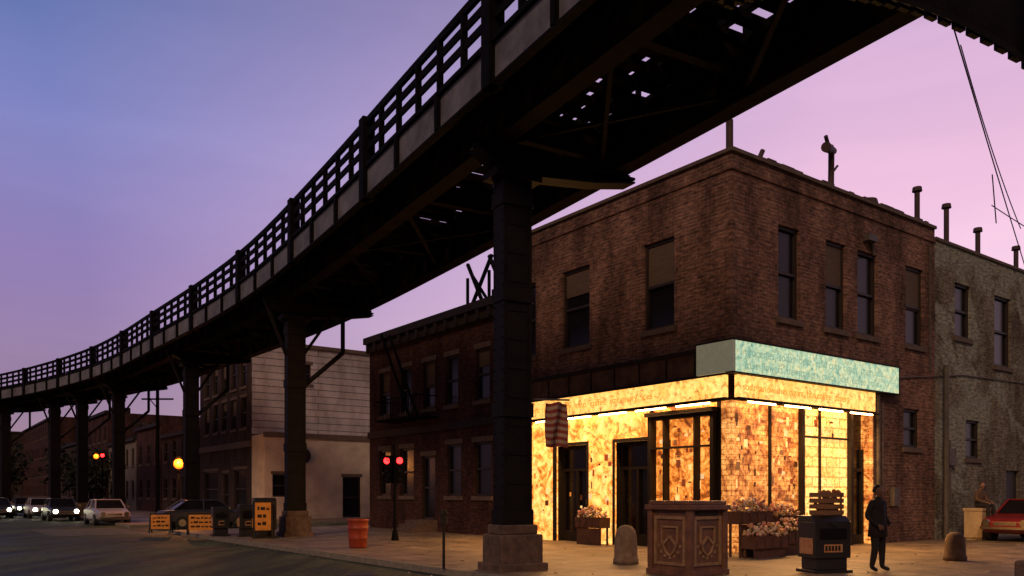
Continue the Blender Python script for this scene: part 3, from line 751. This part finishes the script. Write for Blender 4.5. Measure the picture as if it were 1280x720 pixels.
for sx,ro in ((-.2,-.5),(.2,.5)):
    M=Matrix.Translation((sx*.95,-.05,0))@Matrix.Rotation(ro*.6,4,'Z')
    b.cyl(M@Vector((0,-.12,2.72)),M@Vector((0,-.16,2.72)),.11,n=16)
    for z in (2.12,2.42): c.cyl(M@Vector((0,-.12,z)),M@Vector((0,-.15,z)),.1,n=16)
b.obj('red_lenses',RED,e); c.obj('dark_lenses',GLASS,e)
def lamp(x,y,z,m=AMB,r=.17,en=60,col=(1,.33,.06)):
    e=empty('street_lamp',(x,y,0)); b=B(); b.cyl((0,0,-.1),(0,0,z-.3),.07,.045); b.cyl((0,0,0),(0,0,.5),.13,.09); b.cyl((0,0,z-r-.12),(0,0,z-r-.02),.14,.18); b.cyl((0,0,z+r),(0,0,z+r+.16),r*1.1,.04)
    b.obj('post',STEEL,e); b=B(); b.ball((0,0,z),r,n=14,m=10); b.obj('globe',m,e,smooth=True)
    l=D.lights.new('lamp_glow','POINT'); l.energy=en; l.color=col; l.shadow_soft_size=.15
    o=D.objects.new('lamp_glow',l); scene.collection.objects.link(o); o.parent=e; o.location=(.2,-.5,z+.2)
lamp(-17.9,44.0,3.2,r=.27,en=450); lamp(-33.5,66,4.6,r=.2,en=120); lamp(-30.0,60,4.4,RED,.13,30,(1,.1,.05))
e=empty('striped_flag',(.72,17.5,0),.35); b=B()
nx=10; nz=13; z1,wd,ht=3.55,.5,.95
def pt(i,j): return (i*wd/nx,.06*math.sin(i*.9+j*.25),z1-j*ht/nz-.02*math.sin(i*.8))
for j in range(nz):
    for i in range(nx):
        b.quad([pt(i,j),pt(i+1,j),pt(i+1,j+1),pt(i,j+1)],j%2)
b.obj('cloth',[mat('flag_red',(.22,.03,.02),None,5),mat('flag_white',(.36,.25,.18),None,5)],e)
b=B(); b.cyl((-.35,0,3.6),(.55,0,3.62),.02,n=8); b.obj('pole',METAL,e)
e=empty('utility_pole',(-22.5,52,0)); b=B(); b.cyl((0,0,-.1),(0,0,8.2),.14,.1); b.beam((-1,0,7.6),(1,0,7.6),.1,.1); b.beam((-.5,0,7.6),(0,0,7.0),.05,.05); b.obj('pole',WOOD,e)
e=empty('parking_meter',(-1.45,17.4,0)); b=B(); b.cyl((0,0,0),(0,0,.95),.03); b.box(-.07,.07,-.05,.05,.95,1.15); b.ball((0,0,1.17),.085,.06,.1,10,8); b.obj('meter',DARKTRIM,e)

# ============================================================ CARS
def car(loc,rot,paint,L=4.5,w=.88,on=False,name='parked_car'):
    e=empty(name,loc,rot); h=L/2
    def ring(x,hw,z0,z1,ch=.1):
        return [(x,-hw+ch,z0),(x,hw-ch,z0),(x,hw,z0+ch),(x,hw,z1-ch),(x,hw-ch,z1),(x,-hw+ch,z1),(x,-hw,z1-ch),(x,-hw,z0+ch)]
    b=B()
    b.loft([ring(-h,w*.86,.42,.80),ring(-h+.15,w*.95,.3,.9),ring(-h+.9,w,.24,.95),ring(-.9,w,.22,.96),ring(.8,w,.22,.95),ring(h-.9,w*.98,.24,.88),ring(h-.2,w*.92,.3,.78),ring(h,w*.84,.4,.68)])
    def cab(x,hb,ht,z): return [(x,-hb,.93),(x,hb,.93),(x,ht,z),(x,-ht,z)]
    b.box(-1.12,.42,-w*.74,w*.74,1.37,1.42)
    for x0,x1 in ((-1.75,-1.12),(1.05,.42)):
        for s in (-1,1): b.beam((x0,s*w*.86,.94),(x1,s*w*.72,1.39),.07,.06)
    for s in (-1,1): b.beam((-.35,s*w*.88,.94),(-.35,s*w*.75,1.39),.08,.05)
    b.obj('body',paint,e,smooth=False,bevel=.03)
    b=B(); b.loft([cab(-1.72,w*.82,w*.8,.95),cab(-1.1,w*.86,w*.70,1.365),cab(.4,w*.86,w*.70,1.365),cab(1.02,w*.84,w*.8,.95)]); b.obj('glasshouse',GLASS,e)
    b=B(); c=B()
    for x in (-h+.85,h-.9):
        for s in (-1,1):
            b.cyl((x,s*(w-.2),.31),(x,s*(w+.02),.31),.31,n=20); c.cyl((x,s*(w+.02),.31),(x,s*(w+.035),.31),.18,n=16)
    b.obj('tyres',RUB,e)
    c.box(h-.02,h+.06,-w*.85,w*.85,.42,.5); c.box(-h-.06,-h+.02,-w*.85,w*.85,.46,.54); c.box(h-.04,h+.01,-.35,.35,.55,.66)
    for s in (-1,1): c.box(.75,.85,s*(w+.02),s*(w+.16),.95,1.06)
    c.obj('bumpers_and_hubcaps',CHR,e)
    b=B()
    for s in (-1,1): b.cyl((h-.06,s*w*.66,.62),(h+.03,s*w*.66,.62),.13,n=12)
    b.obj('headlamps',HEAD if on else CHR,e)
    b=B()
    for s in (-1,1): b.box(-h-.02,-h+.05,s*w*.6-.16,s*w*.6+.16,.62,.74)
    b.obj('tail_lamps',mat('tail_lens',(.3,.01,.01),None,2,.3),e)
pal=mat('pale_lilac_paint',(.34,.31,.37),(.28,.26,.31),3,.35); drk=mat('dark_car_paint',(.04,.04,.05),(.02,.02,.03),3,.3); redp=mat('red_car_paint',(.26,.018,.018),(.17,.012,.012),3,.3)
hr=math.atan2(-.803,.596)
car((-22.9,46.3,-.135),hr,pal)
car((-15.4,41.3,-.135),ANG,drk)
for i,(x,y) in enumerate([(-29.2,53),(-33.9,58.9),(-38.6,64.9),(-36.5,58.0),(-42,66.5),(-47,72)]): car((x,y,-.135),hr,[drk,pal,drk][i%3],on=True,name='car')
p=W(13.4,-2.2); car((p.x,p.y,0.0),ANG+math.pi,redp)

# ============================================================ PEOPLE
SKIN=mat('skin',(.30,.17,.11),(.24,.13,.085),12,.6); HAIR=mat('hair',(.02,.014,.01),(.01,.008,.006),30,.7)
EYE=mat('eye',(.5,.5,.5),(.4,.4,.4),3,.3)
def person(name,loc,rot,J,hd,coat,trou,shoe,hands,coathem=None):
    e=empty(name,loc,rot)
    bones=[('pelvis','spine','c'),('spine','chest','c'),('chest','neckb','c'),('neckb','neck','s')]
    for s in 'LR':
        bones+=[('chest','sh'+s,'c'),('sh'+s,'el'+s,'c'),('el'+s,'wr'+s,'c'),('wr'+s,'pa'+s,'s'),('pelvis','hip'+s,'t'),('hip'+s,'kn'+s,'t'),('kn'+s,'an'+s,'t'),('an'+s,'to'+s,'f')]
    names=list(J); me=D.meshes.new('body'); me.from_pydata([J[n][0] for n in names],[(names.index(a),names.index(c)) for a,c,_ in bones],[])
    o=D.objects.new('tmp',me); scene.collection.objects.link(o); md=o.modifiers.new('s','SKIN'); md.use_smooth_shade=True
    sv=me.skin_vertices[0].data
    for i,n in enumerate(names): sv[i].radius=(J[n][1],J[n][1]); sv[i].use_root=(n=='pelvis')
    o.modifiers.new('ss','SUBSURF').levels=2
    dg=bpy.context.evaluated_depsgraph_get(); m2=D.meshes.new_from_object(o.evaluated_get(dg)); D.objects.remove(o)
    m2.materials.clear()
    for m in (coat,trou,SKIN,shoe): m2.materials.append(m)
    idx={'c':0,'t':1,'s':2,'f':3}
    def dist(p,a,c):
        a=Vector(a);c=Vector(c);d=c-a;t=max(0,min(1,(p-a).dot(d)/d.length_squared)); return (p-(a+d*t)).length
    for f in m2.polygons:
        c=f.center; best=min(bones,key=lambda bn:dist(c,J[bn[0]][0],J[bn[1]][0])/(J[bn[0]][1]+.02)); f.material_index=idx[best[2]]; f.use_smooth=True
    o=D.objects.new('body',m2); scene.collection.objects.link(o); o.parent=e
    g=empty('head',hd[0],hd[1],e); b=B(); n=20; m=16
    rings=[]
    for i in range(m+1):
        ph=math.pi*i/m; z=.118*math.cos(ph); rr=max(math.sin(ph),.001)
        taper=1-.32*max(0,-z/.118)**1.3
        rings.append([(.076*rr*math.cos(2*math.pi*j/n)*taper,.096*rr*math.sin(2*math.pi*j/n)*(taper*.5+.5),z) for j in range(n)])
    b.loft(rings,0,False)
    b.loft([[(-.008,-.085,.02),(.008,-.085,.02),(.006,-.09,.015),(-.006,-.09,.015)],[(-.018,-.08,-.03),(.018,-.08,-.03),(.012,-.118,-.028),(-.012,-.118,-.028)]],0)
    for s in (-1,1): b.ball((s*.078,.005,-.005),.012,.022,.032,8,6,0); b.ball((s*.03,-.082,.012),.012,.010,.008,8,6,2)
    b.ball((0,-.083,-.058),.024,.010,.007,8,6,3); b.ball((0,-.07,-.095),.026,.022,.018,8,6,0)
    hr_=[]
    for i in range(10):
        ph=math.pi*.58*i/9+.001; z=.128*math.cos(ph)+.004
        hr_.append([( .085*math.sin(ph)*math.cos(2*math.pi*j/n), .104*math.sin(ph)*math.sin(2*math.pi*j/n)+.02+(.03 if math.sin(2*math.pi*j/n)<-.3 and i>5 else 0), z) for j in range(n)])
    b.loft(hr_,1,False)
    b.obj('face_and_hair',[SKIN,HAIR,EYE,mat('lips',(.2,.08,.06),None,5)],g,smooth=True)
    vs=[];es=[];rad=[];roots=[]
    for s,(dirv,side,up) in hands.items():
        P=Vector(J['pa'+s][0]); d=Vector(dirv).normalized(); sd=Vector(side).normalized(); u=Vector(up).normalized()
        for kf,(off,ln) in enumerate(((-.03,.072),(-.01,.082),(.01,.076),(.03,.06))):
            b0=P+sd*off-d*.01; roots.append(len(vs)); i0=len(vs)
            vs+= [b0,b0+d*(.03+ln*.35),b0+d*(.03+ln*.65)-u*.018,b0+d*(.03+ln*.8)-u*.045]; rad+=[.010,.0095,.009,.007]; es+=[(i0,i0+1),(i0+1,i0+2),(i0+2,i0+3)]
        b0=P-sd*.028-d*.035; i0=len(vs); roots.append(i0)
        vs+= [b0,b0-sd*.03+d*.025,b0-sd*.04+d*.055-u*.01]; rad+=[.012,.0105,.008]; es+=[(i0,i0+1),(i0+1,i0+2)]
    me=D.meshes.new('f'); me.from_pydata([tuple(v) for v in vs],es,[]); o=D.objects.new('tmp',me); scene.collection.objects.link(o); o.modifiers.new('s','SKIN')
    for i,r in enumerate(rad): me.skin_vertices[0].data[i].radius=(r,r); me.skin_vertices[0].data[i].use_root=i in roots
    o.modifiers.new('ss','SUBSURF').levels=1
    dg=bpy.context.evaluated_depsgraph_get(); m3=D.meshes.new_from_object(o.evaluated_get(dg)); D.objects.remove(o); m3.materials.clear(); m3.materials.append(SKIN)
    for f in m3.polygons: f.use_smooth=True
    o=D.objects.new('fingers',m3); scene.collection.objects.link(o); o.parent=e
    if coathem:
        b=B(); b.loft([[(a*math.cos(2*math.pi*j/20),c*math.sin(2*math.pi*j/20),z) for j in range(20)] for a,c,z in coathem],0,False); b.obj('coat',coat,e,smooth=True)
COAT=mat('dark_coat',(.026,.020,.018),(.012,.01,.01),8,.85); TR=mat('dark_trousers',(.024,.02,.022),(.012,.011,.012),8,.85); SH=mat('black_shoes',(.012,.012,.012),None,4,.4)
J={'pelvis':((0,0,.95),.125),'spine':((0,.0,1.12),.125),'chest':((0,0,1.33),.15),'neckb':((0,.0,1.47),.075),'neck':((0,-.01,1.58),.05)}
for s,k in (('L',-1),('R',1)):
    J['sh'+s]=((k*.175,0,1.41),.075); J['el'+s]=((k*.27,.05,1.13),.06); J['wr'+s]=((k*.2,-.14,.96),.036); J['pa'+s]=((k*.17,-.2,.93),.035)
    J['hip'+s]=((k*.095,0,.87),.105); J['kn'+s]=((k*.13,-.02+.02*k,.48),.075); J['an'+s]=((k*.16,.02,.09),.052); J['to'+s]=((k*.19,-.14,.04),.042)
hd=((0,-.02,1.655),0.25)
hands={'L':((.5,-1,-.4),(0,0,1),(1,0,0)),'R':((-.5,-1,-.4),(0,0,1),(-1,0,0))}
person('standing_man',(7.5,16.8,0),.5,J,hd,COAT,TR,SH,hands,[(.15,.12,1.38),(.19,.14,1.25),(.19,.14,1.1),(.205,.155,.95),(.225,.175,.72),(.21,.165,.715)])
J={'pelvis':((0,.05,1.22),.125),'spine':((0,.03,1.38),.12),'chest':((0,-.02,1.58),.145),'neckb':((0,-.05,1.71),.07),'neck':((0,-.08,1.81),.048)}
for s,k in (('L',-1),('R',1)):
    J['sh'+s]=((k*.17,-.02,1.65),.07); J['el'+s]=((k*.26,-.08,1.40),.052); J['wr'+s]=((k*.15,-.32,1.31),.034); J['pa'+s]=((k*.12,-.39,1.29),.034)
    J['hip'+s]=((k*.1,.0,1.20),.1); J['kn'+s]=((k*.14,-.42,1.19),.068); J['an'+s]=((k*.13,-.44,.78),.048); J['to'+s]=((k*.15,-.58,.70),.042)
hands={'L':((.2,-1,-.2),(-1,0,0),(0,0,1)),'R':((-.2,-1,-.2),(1,0,0),(0,0,1))}
p=W(12.2,-.95); JK=mat('brown_jacket',(.16,.09,.055),(.09,.05,.03),8,.85)
person('seated_man',(p.x,p.y,0),ANG-.2,J,((0,-.11,1.885),-.4),JK,TR,SH,hands)

def treemass(name,x0,y0,x1,y1,h,n):
    b=B(); e=empty(name,(0,0,0)); tr=B()
    for i in range(n):
        t=R(0,1); x=x0+(x1-x0)*t+R(-3,3); y=y0+(y1-y0)*t+R(-3,3); hh=h*R(.6,1.1)
        tr.cyl((x,y,-.2),(x,y,hh*.6),.25,.12,7)
        for k in range(7):
            cx,cy,cz=x+R(-2.2,2.2),y+R(-2,2),hh*R(.45,1)
            tr.cyl((x,y,hh*.4),(cx,cy,cz),.1,.04,5)
            for l in range(70):
                v=Vector((R(-1,1),R(-1,1),R(-1,1)))
                p=Vector((cx,cy,cz))+v*1.5; a=Vector((R(-1,1),R(-1,1),R(-1,1)))*.35; c=Vector((R(-1,1),R(-1,1),R(-1,1)))*.35
                b.quad([p,p+a,p+a+c,p+c])
    b.obj('foliage',mat('dark_foliage',(.02,.026,.016),(.01,.012,.008),1,.9),e); tr.obj('trunks',WOOD,e)
treemass('tree_row',-62,95,-28,88,7.5,12)
treemass('tree_row',-90,120,-50,120,11,12)

# ============================================================ SKY AND LIGHT
w=D.worlds.new('World'); scene.world=w; w.use_nodes=True; nt=w.node_tree
bgn=nt.nodes['Background']; tc=N(nt,'ShaderNodeTexCoord'); s=N(nt,'ShaderNodeSeparateXYZ'); nt.links.new(tc.outputs['Generated'],s.inputs[0])
left=rampn(nt,[(0,(.40,.25,.30)),(.10,(.31,.205,.34)),(.24,(.29,.21,.47)),(.38,(.21,.23,.54)),(.48,(.11,.165,.42)),(.75,(.03,.045,.14)),(1,(.02,.03,.1))],s.outputs[2])
right=rampn(nt,[(0,(1.0,.70,.78)),(.2,(.98,.66,.84)),(.33,(.86,.53,.74)),(.45,(.68,.44,.68)),(.6,(.20,.16,.34)),(1,(.02,.03,.1))],s.outputs[2])
mr=N(nt,'ShaderNodeMapRange'); mr.inputs[1].default_value=-.45; mr.inputs[2].default_value=.34; nt.links.new(s.outputs[0],mr.inputs[0])
mx=N(nt,'ShaderNodeMix',data_type='RGBA'); nt.links.new(mr.outputs[0],mx.inputs[0]); nt.links.new(left,mx.inputs[6]); nt.links.new(right,mx.inputs[7])
my=N(nt,'ShaderNodeMapRange'); my.inputs[1].default_value=-.3; my.inputs[2].default_value=.5; my.inputs[3].default_value=.10; my.inputs[4].default_value=1; nt.links.new(s.outputs[1],my.inputs[0])
mm=N(nt,'ShaderNodeMix',data_type='RGBA',blend_type='MULTIPLY'); mm.inputs[0].default_value=1
nt.links.new(mx.outputs[2],mm.inputs[6]); nt.links.new(my.outputs[0],mm.inputs[7])
mpc=N(nt,'ShaderNodeMapping'); mpc.inputs['Scale'].default_value=(1.5,1.5,9); nt.links.new(tc.outputs['Generated'],mpc.inputs[0])
cl=rampn(nt,[(.42,(.96,.96,.97)),(.62,(1.03,1.02,1.01))],noise(nt,mpc.outputs[0],1.6,6,.55,.4))
cloudy=mul(nt,mm.outputs[2],cl)
sky=N(nt,'ShaderNodeTexSky',sky_type='NISHITA'); sky.sun_disc=False; sky.sun_elevation=math.radians(1); sky.sun_rotation=math.radians(198)
sc=N(nt,'ShaderNodeMix',data_type='RGBA',blend_type='ADD'); sc.inputs[0].default_value=.015
nt.links.new(cloudy,sc.inputs[6]); nt.links.new(sky.outputs[0],sc.inputs[7]); nt.links.new(sc.outputs[2],bgn.inputs[0]); bgn.inputs[1].default_value=1.0
l=D.lights.new('warm_street_fill','SUN'); l.energy=1.25; l.angle=math.radians(18); l.color=(1,.62,.40)  # added warm fill from behind the camera, stands in for street light on brick
o=D.objects.new('warm_street_fill',l); scene.collection.objects.link(o)
o.rotation_euler=Vector((.28,.88,-.62)).to_track_quat('-Z','Y').to_euler()

cam=D.cameras.new('camera'); co=D.objects.new('camera',cam); scene.collection.objects.link(co)
co.location=(0,0,1.6); co.rotation_euler=(math.pi/2,0,0)
cam.sensor_width=36; cam.lens=28.8; cam.shift_y=(617-360)/1280; cam.clip_end=3000
scene.camera=co
